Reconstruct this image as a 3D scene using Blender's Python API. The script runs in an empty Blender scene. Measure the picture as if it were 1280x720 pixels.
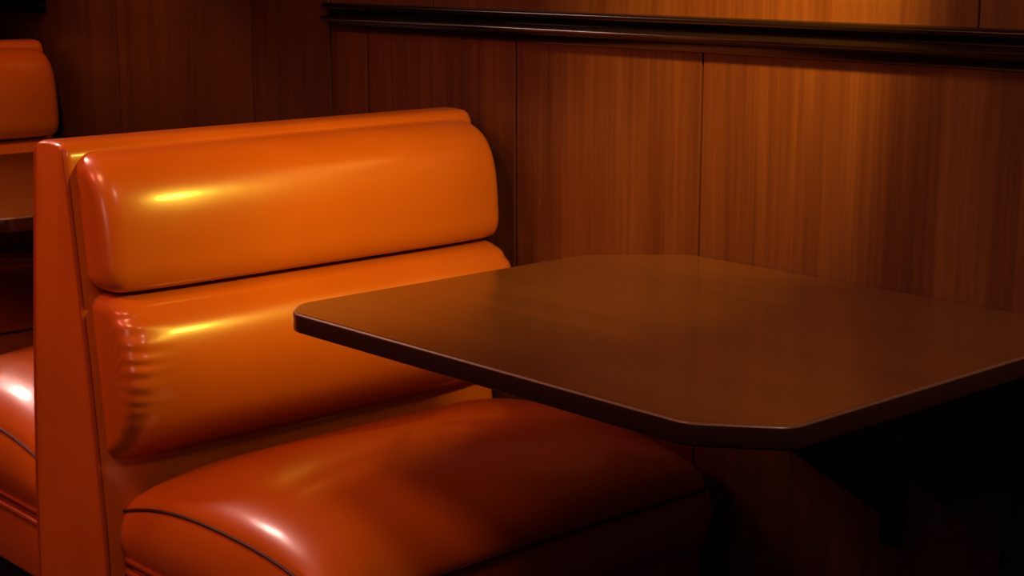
import bpy, bmesh, math
from mathutils import Vector, Matrix

SC = bpy.context.scene
COL = SC.collection

# ------------------------------------------------------------------ materials
def new_mat(name):
    m = bpy.data.materials.new(name); m.use_nodes = True
    nt = m.node_tree; b = nt.nodes['Principled BSDF']
    return m, nt, b

def mat_leather():
    m, nt, b = new_mat('orange_vinyl')
    N = nt.nodes; L = nt.links
    tc = N.new('ShaderNodeTexCoord')
    n1 = N.new('ShaderNodeTexNoise'); n1.inputs['Scale'].default_value = 5; n1.inputs['Detail'].default_value = 3
    L.new(tc.outputs['Object'], n1.inputs['Vector'])
    cr = N.new('ShaderNodeValToRGB')
    cr.color_ramp.elements[0].position = .3; cr.color_ramp.elements[0].color = LEATHER_A
    cr.color_ramp.elements[1].position = .7; cr.color_ramp.elements[1].color = LEATHER_B
    L.new(n1.outputs['Fac'], cr.inputs['Fac']); L.new(cr.outputs['Color'], b.inputs['Base Color'])
    b.inputs['Roughness'].default_value = .30
    b.inputs['Specular IOR Level'].default_value = .5
    b.inputs['Coat Weight'].default_value = .4; b.inputs['Coat Roughness'].default_value = .14
    n2 = N.new('ShaderNodeTexNoise'); n2.inputs['Scale'].default_value = 14; n2.inputs['Detail'].default_value = 2
    L.new(tc.outputs['Object'], n2.inputs['Vector'])
    bp = N.new('ShaderNodeBump'); bp.inputs['Strength'].default_value = .06; bp.inputs['Distance'].default_value = .01
    L.new(n2.outputs['Fac'], bp.inputs['Height']); L.new(bp.outputs['Normal'], b.inputs['Normal'])
    return m

def mat_wood(name, dark, mid, lite, rough=.38, along='z', scale=1.0, island=.25):
    m, nt, b = new_mat(name)
    N = nt.nodes; L = nt.links
    tc = N.new('ShaderNodeTexCoord'); geo = N.new('ShaderNodeNewGeometry')
    add = N.new('ShaderNodeVectorMath'); add.operation = 'MULTIPLY_ADD'
    comb = N.new('ShaderNodeCombineXYZ')
    for i in range(3): L.new(geo.outputs['Random Per Island'], comb.inputs[i])
    L.new(comb.outputs[0], add.inputs[0]); add.inputs[1].default_value = (7, 13, 5)
    L.new(tc.outputs['Object'], add.inputs[2])
    def noise(sx, sl, det, dist):
        mp = N.new('ShaderNodeMapping')
        s = {'z': (sx, sx, sl), 'x': (sl, sx, sx)}[along]
        mp.inputs['Scale'].default_value = [v * scale for v in s]
        L.new(add.outputs[0], mp.inputs['Vector'])
        n = N.new('ShaderNodeTexNoise'); n.inputs['Scale'].default_value = 1; n.inputs['Detail'].default_value = det
        n.inputs['Distortion'].default_value = dist
        L.new(mp.outputs[0], n.inputs['Vector']); return n.outputs['Fac']
    a = noise(14, .9, 4, .6); c = noise(110, 2.2, 3, .1)
    mx = N.new('ShaderNodeMix'); mx.data_type = 'FLOAT'; mx.inputs[0].default_value = .38
    L.new(a, mx.inputs[2]); L.new(c, mx.inputs[3])
    ad = N.new('ShaderNodeMath'); ad.operation = 'MULTIPLY_ADD'
    L.new(geo.outputs['Random Per Island'], ad.inputs[0]); ad.inputs[1].default_value = island * .4
    L.new(mx.outputs[0], ad.inputs[2])
    sb = N.new('ShaderNodeMath'); sb.operation = 'SUBTRACT'; sb.inputs[1].default_value = island * .2
    L.new(ad.outputs[0], sb.inputs[0])
    cr = N.new('ShaderNodeValToRGB')
    e = cr.color_ramp.elements
    e[0].position = .3; e[0].color = dark + (1,)
    e[1].position = .7; e[1].color = lite + (1,)
    k = e.new(.5); k.color = mid + (1,)
    L.new(sb.outputs[0], cr.inputs['Fac']); L.new(cr.outputs['Color'], b.inputs['Base Color'])
    b.inputs['Roughness'].default_value = rough
    bp = N.new('ShaderNodeBump'); bp.inputs['Strength'].default_value = .04; bp.inputs['Distance'].default_value = .004
    L.new(c, bp.inputs['Height']); L.new(bp.outputs['Normal'], b.inputs['Normal'])
    return m

def mat_plain(name, col, rough, metal=0, nscale=40, namt=.3):
    m, nt, b = new_mat(name)
    N = nt.nodes; L = nt.links
    tc = N.new('ShaderNodeTexCoord'); n = N.new('ShaderNodeTexNoise')
    n.inputs['Scale'].default_value = nscale; n.inputs['Detail'].default_value = 3
    L.new(tc.outputs['Object'], n.inputs['Vector'])
    cr = N.new('ShaderNodeValToRGB')
    cr.color_ramp.elements[0].color = tuple(c * (1 - namt) for c in col) + (1,)
    cr.color_ramp.elements[1].color = tuple(c * (1 + namt) for c in col) + (1,)
    L.new(n.outputs['Fac'], cr.inputs['Fac']); L.new(cr.outputs['Color'], b.inputs['Base Color'])
    b.inputs['Roughness'].default_value = rough; b.inputs['Metallic'].default_value = metal
    return m

LEATHER_A = (.50, .105, .006, 1); LEATHER_B = (.56, .122, .008, 1)
LEATHER = mat_leather()
PIPE = mat_plain('piping_vinyl', (.36, .06, .012), .3, 0, 30, .1)
SEAMM = mat_plain('seam_thread', (.05, .014, .008), .6, 0, 30, .1)
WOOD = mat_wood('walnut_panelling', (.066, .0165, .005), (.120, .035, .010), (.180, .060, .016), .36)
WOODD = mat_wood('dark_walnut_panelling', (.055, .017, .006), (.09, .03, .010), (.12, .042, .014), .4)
RAILM = mat_wood('dark_stained_moulding', (.006, .003, .002), (.009, .004, .0025), (.013, .006, .003), .2, along='x')
TOPM = mat_wood('brown_laminate', (.092, .031, .0065), (.108, .0365, .0078), (.128, .0435, .0094), .18, along='x', island=0)
TOPM.node_tree.nodes['Principled BSDF'].inputs['Specular IOR Level'].default_value = .75
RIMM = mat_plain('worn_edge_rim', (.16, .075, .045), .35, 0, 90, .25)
EDGEM = mat_plain('dark_edge_vinyl', (.035, .012, .009), .25, 0, 60, .15)
BLACK = mat_plain('black_plinth', (.006, .005, .005), .7)
STEEL = mat_plain('black_steel', (.01, .01, .01), .5, .5)
GROOVE = mat_plain('groove_black', (.008, .004, .003), .8)
FLOORM = mat_plain('dark_carpet', (.015, .007, .006), .95, 0, 220, .5)
CEILM = mat_plain('dark_ceiling_paint', (.05, .03, .02), .9, 0, 20, .1)

# ------------------------------------------------------------------ helpers
def obj(name, bm, mat, parent=None, smooth=True, loc=(0, 0, 0), angle=40):
    me = bpy.data.meshes.new(name)
    bmesh.ops.remove_doubles(bm, verts=bm.verts, dist=1e-5)
    bmesh.ops.recalc_face_normals(bm, faces=bm.faces)
    bm.to_mesh(me); bm.free()
    mats = mat if isinstance(mat, (list, tuple)) else [mat]
    for x in mats: me.materials.append(x)
    if smooth:
        me.polygons.foreach_set('use_smooth', [True] * len(me.polygons))
        me.set_sharp_from_angle(angle=math.radians(angle))
    o = bpy.data.objects.new(name, me); COL.objects.link(o)
    o.location = loc
    if parent: o.parent = parent
    return o

def empty(name, label, cat, loc, group=None):
    o = bpy.data.objects.new(name, None); COL.objects.link(o)
    o.empty_display_size = .1; o.location = loc
    o['label'] = label; o['category'] = cat
    if group: o['group'] = group
    return o

def struct(name, bm, mat, smooth=False):
    o = obj(name, bm, mat, smooth=smooth); o['kind'] = 'structure'; return o

def box(bm, x0, x1, y0, y1, z0, z1, bev=0, seg=2, mi=0):
    t = bmesh.new()
    bmesh.ops.create_cube(t, size=1)
    for v in t.verts:
        v.co = Vector(((x0 + x1) / 2 + v.co.x * (x1 - x0), (y0 + y1) / 2 + v.co.y * (y1 - y0), (z0 + z1) / 2 + v.co.z * (z1 - z0)))
    if bev:
        bmesh.ops.bevel(t, geom=list(t.edges), offset=bev, segments=seg, profile=.5, affect='EDGES')
    mp = {v: bm.verts.new(v.co) for v in t.verts}
    for f in t.faces:
        nf = bm.faces.new([mp[v] for v in f.verts]); nf.material_index = mi
    t.free()

def tube(bm, pts, r, closed=False, seg=8):
    pts = [Vector(p) for p in pts]; n = len(pts); rings = []
    up = Vector((0, 0, 1)); nrm = None
    for i, p in enumerate(pts):
        a = pts[(i - 1) % n] if (closed or i > 0) else p
        b = pts[(i + 1) % n] if (closed or i < n - 1) else p
        t = (b - a).normalized()
        if nrm is None:
            nrm = t.orthogonal().normalized()
        nrm = (nrm - t * nrm.dot(t)).normalized()
        bi = t.cross(nrm)
        rings.append([bm.verts.new(p + (nrm * math.cos(k * 2 * math.pi / seg) + bi * math.sin(k * 2 * math.pi / seg)) * r) for k in range(seg)])
    m = n if closed else n - 1
    for i in range(m):
        A = rings[i]; B = rings[(i + 1) % n]
        if closed and i == n - 1:
            # align the last ring to the first
            off = min(range(seg), key=lambda s: sum((A[k].co - B[(k + s) % seg].co).length for k in range(seg)))
            B = [B[(k + off) % seg] for k in range(seg)]
        for k in range(seg):
            bm.faces.new((A[k], A[(k + 1) % seg], B[(k + 1) % seg], B[k]))
    if not closed:
        bm.faces.new(rings[0][::-1]); bm.faces.new(rings[-1])

def smooth_profile(pts, sub=4):
    """closed Catmull-Rom through (x, z) points"""
    n = len(pts); out = []
    for i in range(n):
        p0, p1, p2, p3 = (Vector(pts[(i + k) % n]) for k in (-1, 0, 1, 2))
        for s in range(sub):
            t = s / sub
            out.append(.5 * ((2 * p1) + (p2 - p0) * t + (2 * p0 - 5 * p1 + 4 * p2 - p3) * t * t + (-p0 + 3 * p1 - 3 * p2 + p3) * t ** 3))
    return out

def loft(bm, prof, y0, y1, r, ny=24, deform=None, bulge=0.0):
    """sweep a closed (x, z) profile along y with rounded ends of radius r"""
    cx = sum(p[0] for p in prof) / len(prof); cz = sum(p[1] for p in prof) / len(prof)
    wx = max(p[0] for p in prof) - min(p[0] for p in prof); wz = max(p[1] for p in prof) - min(p[1] for p in prof)
    st = []
    K = 9
    for k in range(K + 1):
        a = math.pi / 2 * k / K
        st.append((r * (1 - math.sin(a)), r * (1 - math.cos(a))))   # (inset, distance from the end)
    L = y1 - y0
    ys = [(y0 + d, i) for i, d in st]
    ys += [(y0 + r + (L - 2 * r) * (k / ny), 0) for k in range(1, ny)]
    ys += [(y1 - d, i) for i, d in reversed(st)]
    rings = []
    for y, ins in ys:
        fx = max(.05, 1 - 2 * ins / wx); fz = max(.05, 1 - 2 * ins / wz)
        ring = []
        u = (y - y0) / L
        for p in prof:
            co = Vector((cx + (p[0] - cx) * fx, y, cz + (p[1] - cz) * fz))
            if deform: co = deform(co, u, ins)
            ring.append(bm.verts.new(co))
        rings.append(ring)
    n = len(prof)
    for A, B in zip(rings, rings[1:]):
        for k in range(n):
            bm.faces.new((A[k], A[(k + 1) % n], B[(k + 1) % n], B[k]))
    for R_ in (rings[0], rings[-1]):
        c = Vector((0, 0, 0))
        for v in R_: c += v.co
        cv = bm.verts.new(c / n)
        for k in range(n): bm.faces.new((R_[k], R_[(k + 1) % n], cv))

# ------------------------------------------------------------------ booth bench (two seats back to back)
XC = -.055                     # plane of symmetry of the double bench
YA, YB = -.850, -.035
YR = -.815                      # the rear pads sit a little further in          # aisle end and wall end of the cushions

UPPER = [(-.05, .728), (.02, .726), (.07, .7265), (.092, .733), (.101, .752), (.100, .785), (.097, .82), (.091, .855),
         (.080, .888), (.061, .917), (.033, .936), (-.003, .944), (-.03, .943), (-.05, .94), (-.055, .85)]
LOWER = [(-.05, .722), (.03, .722), (.07, .7205), (.095, .714), (.116, .700), (.136, .676), (.149, .642), (.154, .606), (.150, .572),
         (.138, .537), (.119, .504), (.094, .474), (.064, .456), (.042, .438), (.03, .41), (-.05, .41), (-.055, .58)]

def mirror(bm):
    for v in bm.verts: v.co.x = 2 * XC - v.co.x
    bmesh.ops.reverse_faces(bm, faces=bm.faces)

def upper_pad(ya=YA):
    bm = bmesh.new()
    def d(co, u, ins):
        e = abs(2 * u - 1)
        co.z -= .004 * e ** 6 * max(0, (co.z - .85) / .09)
        if co.x > .0: co.x += .005 - .017 * e ** 7
        return co
    loft(bm, smooth_profile(UPPER, 3), ya, YB, .030, deform=d)
    return bm

def lower_pad(ya=YA):
    bm = bmesh.new()
    def d(co, u, ins):
        e0 = abs(2 * u - 1)
        if co.x > .03: co.x += .005 - .014 * e0 ** 7
        # gathers sewn into the two ends
        for e in (u, 1 - u):
            w = max(0, 1 - abs(e - .022) / .05)
            if w > 0 and co.x > .02:
                amp = .0013 * w * min(1, max(0, (co.z - .50) / .12))
                ph = co.z * 2 * math.pi / .0225
                co.x += amp * math.sin(ph + .8 * math.sin(co.z * 90))
                co.y += (-1 if e == u else 1) * amp * .5 * math.sin(ph)
        return co
    loft(bm, smooth_profile(LOWER, 11), ya, YB, .034, ny=30, deform=d)
    return bm

# outline of the back frame, seen from the aisle: (half width, z)
FRAME = [(.125, .02), (.126, .2), (.118, .35), (.106, .48), (.094, .60), (.079, .72), (.066, .82), (.056, .90), (.052, .928)]
def back_frame():
    bm = bmesh.new()
    prof = [(XC + w, z) for w, z in FRAME]
    r = .022; top = .957
    for k in range(1, 6):
        a = math.pi / 2 * k / 6
        prof.append((XC + .052 - r + r * math.cos(a), top - r * 1.3 + r * 1.3 * math.sin(a)))
    prof += [(XC + .02, top + .001), (XC, top + .002)]
    prof += [(2 * XC - x, z) for x, z in reversed(prof[:-1])]
    loft(bm, prof, -.868, -.03, .014, ny=8)
    return bm

def frame_piping(side):
    bm = bmesh.new()
    pts = [(XC + side * (w - .004), -.865, z) for w, z in FRAME]
    pts += [(XC + side * .044, -.864, .943), (XC + side * .030, -.861, .952)]
    tube(bm, pts, .0045)
    return bm

SX0, SX1, SY0, SY1 = .02, .635, -.832, -.04
def rrect(x0, x1, y0, y1, r, n=7, m=14):
    pts = []
    cs = [(x1 - r, y1 - r, 0), (x0 + r, y1 - r, 90), (x0 + r, y0 + r, 180), (x1 - r, y0 + r, 270)]
    for i, (cx, cy, a0) in enumerate(cs):
        arc = [(cx + r * math.cos(math.radians(a0 + 90 * k / n)), cy + r * math.sin(math.radians(a0 + 90 * k / n))) for k in range(n + 1)]
        pts += arc
        nx, ny, na = cs[(i + 1) % 4]
        nxt = (nx + r * math.cos(math.radians(na)), ny + r * math.sin(math.radians(na)))
        for k in range(1, m):
            pts.append((arc[-1][0] + (nxt[0] - arc[-1][0]) * k / m, arc[-1][1] + (nxt[1] - arc[-1][1]) * k / m))
    return pts

def zpipe(x, y):
    """height of the seam between the top panel and the side band of the seat"""
    u = (x - SX0) / (SX1 - SX0); v = (y - SY0) / (SY1 - SY0)
    return .365 + .047 * (1 - abs(2 * u - 1.1) ** 2.4) * 1 + .004 * math.sin(math.pi * v) - .012 * abs(2 * v - 1) ** 8 * 0

SEATC = ((SX0 + SX1) / 2, (SY0 + SY1) / 2)
RIM = rrect(SX0, SX1, SY0, SY1, .055)
def seat(C=.085):
    bm = bmesh.new()
    rings = []
    def ring(off, zf):
        out = []
        for (x, y) in RIM:
            dx, dy = x - SEATC[0], y - SEATC[1]; l = math.hypot(dx, dy)
            q = 1 + off / l
            xx, yy = SEATC[0] + dx * q, SEATC[1] + dy * q
            out.append(bm.verts.new((xx, yy, zf(x, y))))
        rings.append(out)
    ring(-.03, lambda x, y: .286)
    ring(-.006, lambda x, y: .287)
    ring(.002, lambda x, y: .295)
    for t in (.2, .4, .6, .8):
        ring(.002 + .010 * math.sin(math.pi * t), lambda x, y, t=t: .295 + (zpipe(x, y) - .012 - .295) * t)
    ring(.001, lambda x, y: zpipe(x, y) - .006)
    ring(-.003, zpipe)
    for s in (.997, .985, .97, .95, .925, .89, .85, .8, .74, .67, .59, .5, .4, .3, .2, .1):
        out = []
        for (x, y) in RIM:
            xx, yy = SEATC[0] + (x - SEATC[0]) * s * .995, SEATC[1] + (y - SEATC[1]) * s * .995
            e = (1 - s ** 2.6) ** .62
            z = zpipe(x, y) * s + (.412) * (1 - s) + C * e
            out.append(bm.verts.new((xx, yy, z)))
        rings.append(out)
    n = len(RIM)
    for A, B in zip(rings, rings[1:]):
        for k in range(n): bm.faces.new((A[k], A[(k + 1) % n], B[(k + 1) % n], B[k]))
    c = bm.verts.new((SEATC[0], SEATC[1], .412 + C))
    for k in range(n): bm.faces.new((rings[-1][k], rings[-1][(k + 1) % n], c))
    bm.faces.new(rings[0][::-1])
    return bm

def seat_seam():
    bm = bmesh.new()
    tube(bm, [(x, y, zpipe(x, y) + .0005) for x, y in RIM], .0024, closed=True, seg=8)
    return bm
def seat_welt():
    bm = bmesh.new()
    tube(bm, [(x, y, .289) for x, y in RIM], .0055, closed=True, seg=8)
    return bm

def seat_base():
    bm = bmesh.new()
    box(bm, .02, .605, -.83, -.045, .15, .276, .012, 3)
    return bm
def base_welt():
    bm = bmesh.new()
    tube(bm, [(x, y, .268) for x, y in rrect(.018, .607, -.832, -.043, .016, 3, 6)], .006, closed=True)
    return bm
def toe_kick():
    bm = bmesh.new()
    box(bm, .02, .55, -.80, -.06, 0, .15)
    return bm

def make_booth(loc, label, group):
    t = empty('booth_bench', label, 'bench', loc, group)
    fr = obj('back_frame', back_frame(), LEATHER, t)
    for s in (1, -1):
        obj('piping', frame_piping(s), PIPE, fr)
    for s in (1, -1):
        def mk(name, f, mat, par):
            bm = f(YR) if (s < 0 and 'back' in name) else (f(.118) if (s < 0 and name == 'seat_cushion') else f())
            if s < 0: mirror(bm)
            return obj(name, bm, mat, par)
        mk('upper_back_cushion', upper_pad, LEATHER, t)
        mk('lower_back_cushion', lower_pad, LEATHER, t)
        st = mk('seat_cushion', seat, LEATHER, t)
        a = mk('top_seam', seat_seam, SEAMM, st); a['label'] = 'dark stitched seam around the seat top'
        mk('welt', seat_welt, PIPE, st)
        b = mk('seat_base', seat_base, LEATHER, t)
        mk('welt', base_welt, PIPE, b)
        k = mk('toe_kick', toe_kick, BLACK, t); k['label'] = 'black recessed toe kick'
    return t

def copy_tree(o, parent=None):
    c = o.copy(); COL.objects.link(c)
    if parent: c.parent = parent
    for ch in list(o.children): copy_tree(ch, c)
    return c

booth = make_booth((0, 0, 0), 'orange vinyl booth bench with back-to-back seats, nearest, beside the bare table', 'orange booth benches')
far = copy_tree(booth)
far.location = (-1.735, 0, 0); far.scale = (1, 1, 1.065)
far['label'] = 'orange vinyl booth bench in the left background, only its seat back in view'

# ------------------------------------------------------------------ tables
TX0, TX1, TY0, TY1, TZ = .407, 1.286, -.764, -.006, .75
CUT = .072
def table_outline(ins=0):
    x0, x1, y0, y1 = TX0 + ins, TX1 - ins, TY0 + ins, TY1 - ins
    c = CUT - .4142 * ins
    def rounded(corner, a, b, n=5, r=.028):
        corner, a, b = Vector(corner), Vector(a), Vector(b)
        p = corner + (a - corner).normalized() * r; q = corner + (b - corner).normalized() * r
        return [((1 - t) ** 2 * p + 2 * t * (1 - t) * corner + t * t * q) for t in [k / n for k in range(n + 1)]]
    cs = [(x0 + c * .6, y0), (x1 - c * 1.25, y0), (x1, y0 + c * 1.0), (x1, y1 - c), (x1 - c, y1), (x0 + c * 1.7, y1), (x0, y1 - c * 1.9), (x0, y0 + c * .6)]
    out = []
    for i, p in enumerate(cs):
        out += rounded(p, cs[i - 1], cs[(i + 1) % 8], r=.02)
    return out

def table_top():
    bm = bmesh.new()
    levels = [(.010, TZ - .0265), (.0022, TZ - .0265), (.0030, TZ - .0016), (.0034, TZ - .0003), (.0042, TZ), (.0060, TZ)]
    rings = []
    for ins, z in levels:
        rings.append([bm.verts.new((p.x, p.y, z)) for p in table_outline(ins)])
    n = len(rings[0])
    for A, B in zip(rings, rings[1:]):
        for k in range(n): bm.faces.new((A[k], A[(k + 1) % n], B[(k + 1) % n], B[k]))
    bm.faces.new(rings[-1]); bm.faces.new(rings[0][::-1])
    return bm

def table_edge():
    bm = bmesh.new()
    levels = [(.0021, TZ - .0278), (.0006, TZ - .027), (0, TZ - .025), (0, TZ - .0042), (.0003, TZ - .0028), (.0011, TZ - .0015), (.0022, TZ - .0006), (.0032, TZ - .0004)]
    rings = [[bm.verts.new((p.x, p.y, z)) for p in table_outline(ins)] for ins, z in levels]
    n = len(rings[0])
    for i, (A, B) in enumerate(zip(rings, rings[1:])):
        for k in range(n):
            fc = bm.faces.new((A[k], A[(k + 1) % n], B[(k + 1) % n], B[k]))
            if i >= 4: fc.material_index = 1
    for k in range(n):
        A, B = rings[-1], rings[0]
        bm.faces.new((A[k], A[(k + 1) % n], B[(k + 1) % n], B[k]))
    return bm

def bracket(x):
    bm = bmesh.new()
    box(bm, x - .02, x + .02, -.62, -.012, TZ - .034, TZ - .0268, .001)
    box(bm, x - .02, x + .02, -.010, -.0005, TZ - .40, TZ - .034, .001)
    # gusset
    t = [(x + s, y, z) for s in (-.003, .003) for y, z in ((-.010, TZ - .034), (-.50, TZ - .034), (-.010, TZ - .36))]
    v = [bm.verts.new(p) for p in t]
    bm.faces.new(v[:3]); bm.faces.new(v[3:][::-1])
    for a, b in ((0, 1), (1, 2), (2, 0)): bm.faces.new((v[a], v[b], v[b + 3], v[a + 3]))
    return bm

table = empty('booth_table', 'bare brown laminate table with clipped corners, nearest, between booth and panelled wall', 'table', (0, 0, 0), 'laminate booth tables')
tt = obj('tabletop', table_top(), TOPM, table, angle=20)
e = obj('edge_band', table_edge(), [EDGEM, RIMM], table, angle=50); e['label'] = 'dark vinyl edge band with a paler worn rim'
for x in (.95, 1.16):
    obj('wall_bracket', bracket(x), STEEL, table, smooth=False)
ft = copy_tree(table)
ft.location = (-2.01, 0, 0); ft.scale = (1.1, 1, 1)
ft['label'] = 'brown laminate table at the left edge, behind the orange booth bench'

# ------------------------------------------------------------------ room
# walls
bm = bmesh.new()
box(bm, -3.6, 3.6, .012, .10, 0, 2.6, mi=1)
g = .0022
def panels(seams, z0, z1):
    for a, b in zip(seams, seams[1:]):
        box(bm, a + g, b - g, 0, .0125, z0, z1, .0015, 2)
panels([-3.6, -3.07, -2.62, -2.17, -1.72, -1.27, -.82, -.367, .084, .539, 1.44, 1.89, 2.34, 2.8, 3.25, 3.6], .0, 1.095)
panels([-3.6, -2.5, -1.35, -.155, 1.048, 2.25, 3.6], 1.095, 2.6)
struct('wall_back', bm, [WOOD, GROOVE])
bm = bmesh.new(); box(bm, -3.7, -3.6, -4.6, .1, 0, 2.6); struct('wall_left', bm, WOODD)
bm = bmesh.new(); box(bm, -3.7, 3.6, -4.7, .1, -.1, 0); struct('floor', bm, FLOORM)
bm = bmesh.new(); box(bm, -3.7, 3.6, -4.7, .1, 2.6, 2.7); struct('ceiling', bm, CEILM)

# wide proud panel that interrupts the chair rail
bm = bmesh.new()
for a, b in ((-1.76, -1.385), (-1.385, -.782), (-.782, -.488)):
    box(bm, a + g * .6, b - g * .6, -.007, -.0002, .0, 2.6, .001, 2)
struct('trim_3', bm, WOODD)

# chair rail
def rail(x0, x1):
    prof = [(-.0003, 1.145), (.014, 1.145), (.021, 1.1445), (.025, 1.142), (.0265, 1.138), (.0255, 1.134), (.020, 1.131), (.012, 1.1285),
            (.009, 1.124), (.0105, 1.1205), (.018, 1.119), (.025, 1.1185), (.0295, 1.116), (.031, 1.1125), (.0295, 1.109), (.024, 1.106),
            (.010, 1.104), (.004, 1.101), (.004, 1.090), (.003, 1.087), (-.0003, 1.087)]
    bm = bmesh.new()
    R = [[bm.verts.new((x, -d, z)) for d, z in prof] for x in (x0, x1)]
    n = len(prof)
    for k in range(n): bm.faces.new((R[0][k], R[0][(k + 1) % n], R[1][(k + 1) % n], R[1][k]))
    bm.faces.new(R[0]); bm.faces.new(R[1][::-1])
    return bm
RAILM.node_tree.nodes['Principled BSDF'].inputs['Specular IOR Level'].default_value = .8
struct('trim_1', rail(-.4885, 3.6), RAILM, True)
struct('trim_2', rail(-3.6, -1.7605), RAILM, True)

# ------------------------------------------------------------------ light
def area(name, loc, target, size, power, col, size_y=None, spread=180):
    l = bpy.data.lights.new(name, 'AREA'); l.energy = power; l.color = col; l.size = size
    if size_y: l.shape = 'RECTANGLE'; l.size_y = size_y
    l.spread = math.radians(spread)
    o = bpy.data.objects.new(name, l); COL.objects.link(o); o.location = loc
    o.rotation_euler = (Vector(target) - Vector(loc)).to_track_quat('-Z', 'Y').to_euler()
    return o
def spot(name, loc, target, ang, blend, power, col, r):
    l = bpy.data.lights.new(name, 'SPOT'); l.energy = power; l.color = col
    l.spot_size = math.radians(ang); l.spot_blend = blend; l.shadow_soft_size = r
    o = bpy.data.objects.new(name, l); COL.objects.link(o); o.location = loc
    o.rotation_euler = (Vector(target) - Vector(loc)).to_track_quat('-Z', 'Y').to_euler()
    return o
area('table_lamp_light', (1.26, -.07, 1.48), (.10, -.47, .78), .28, 3.5, (1, .66, .06), size_y=.05, spread=66)
spot('wall_wash_light', (.95, -.50, 1.72), (.67, 0, 1.21), 53, .9, 78, (1, .57, .06), .03)
spot('far_table_lamp_light', (-1.30, -.35, 1.60), (-1.32, -.38, 0), 110, .4, 9.5, (1, .34, .12), .05)
area('ceiling_light', (.40, -1.95, 2.5), (.2, -.7, .4), .42, 5, (1, .37, .17), spread=100)
area('right_ceiling_light', (2.1, -1.1, 2.5), (1.5, 0, 1.1), .4, 7, (1, .62, .45), spread=100)
area('left_ceiling_light', (-1.3, -1.1, 2.15), (.3, -.8, .4), .30, 2.4, (1, .55, .47), spread=60)
area('far_booth_light', (-2.3, -1.0, 1.75), (-.3, -.8, .4), .16, .8, (1, .55, .47), spread=42)
area('aisle_light', (-.45, -2.5, 2.2), (.0, -.85, .5), .5, 1.8, (1, .15, .13), spread=64)
area('streak_fill_light', (.75, -3.1, 1.25), (.05, -.85, .8), .5, .32, (1, .58, .48), size_y=.8, spread=50)  # unseen soft light added for the pink streak on the cushion ends

w = bpy.data.worlds.new('room'); SC.world = w; w.use_nodes = True
w.node_tree.nodes['Background'].inputs[0].default_value = (.9, .5, .35, 1)
w.node_tree.nodes['Background'].inputs[1].default_value = .01

# ------------------------------------------------------------------ camera
f, yaw, pitch = 2047., -.834, .203
fw = Vector((math.sin(yaw) * math.cos(pitch), math.cos(yaw) * math.cos(pitch), -math.sin(pitch)))
rt = Vector((math.cos(yaw), -math.sin(yaw), 0)); up = rt.cross(fw)
cd = bpy.data.cameras.new('camera'); cd.sensor_width = 36; cd.lens = 36 * f / 1280; cd.clip_start = .05
co = bpy.data.objects.new('camera', cd); COL.objects.link(co)
m = Matrix((rt, up, -fw)).transposed().to_4x4(); m.translation = Vector((2.334, -2.051, 1.25))
co.matrix_world = m
SC.camera = co

vs = SC.view_settings
SC.display_settings.display_device = 'sRGB'
vs.view_transform = 'Standard'; vs.look = 'None'; vs.exposure = 0; vs.gamma = 1; vs.use_curve_mapping = False
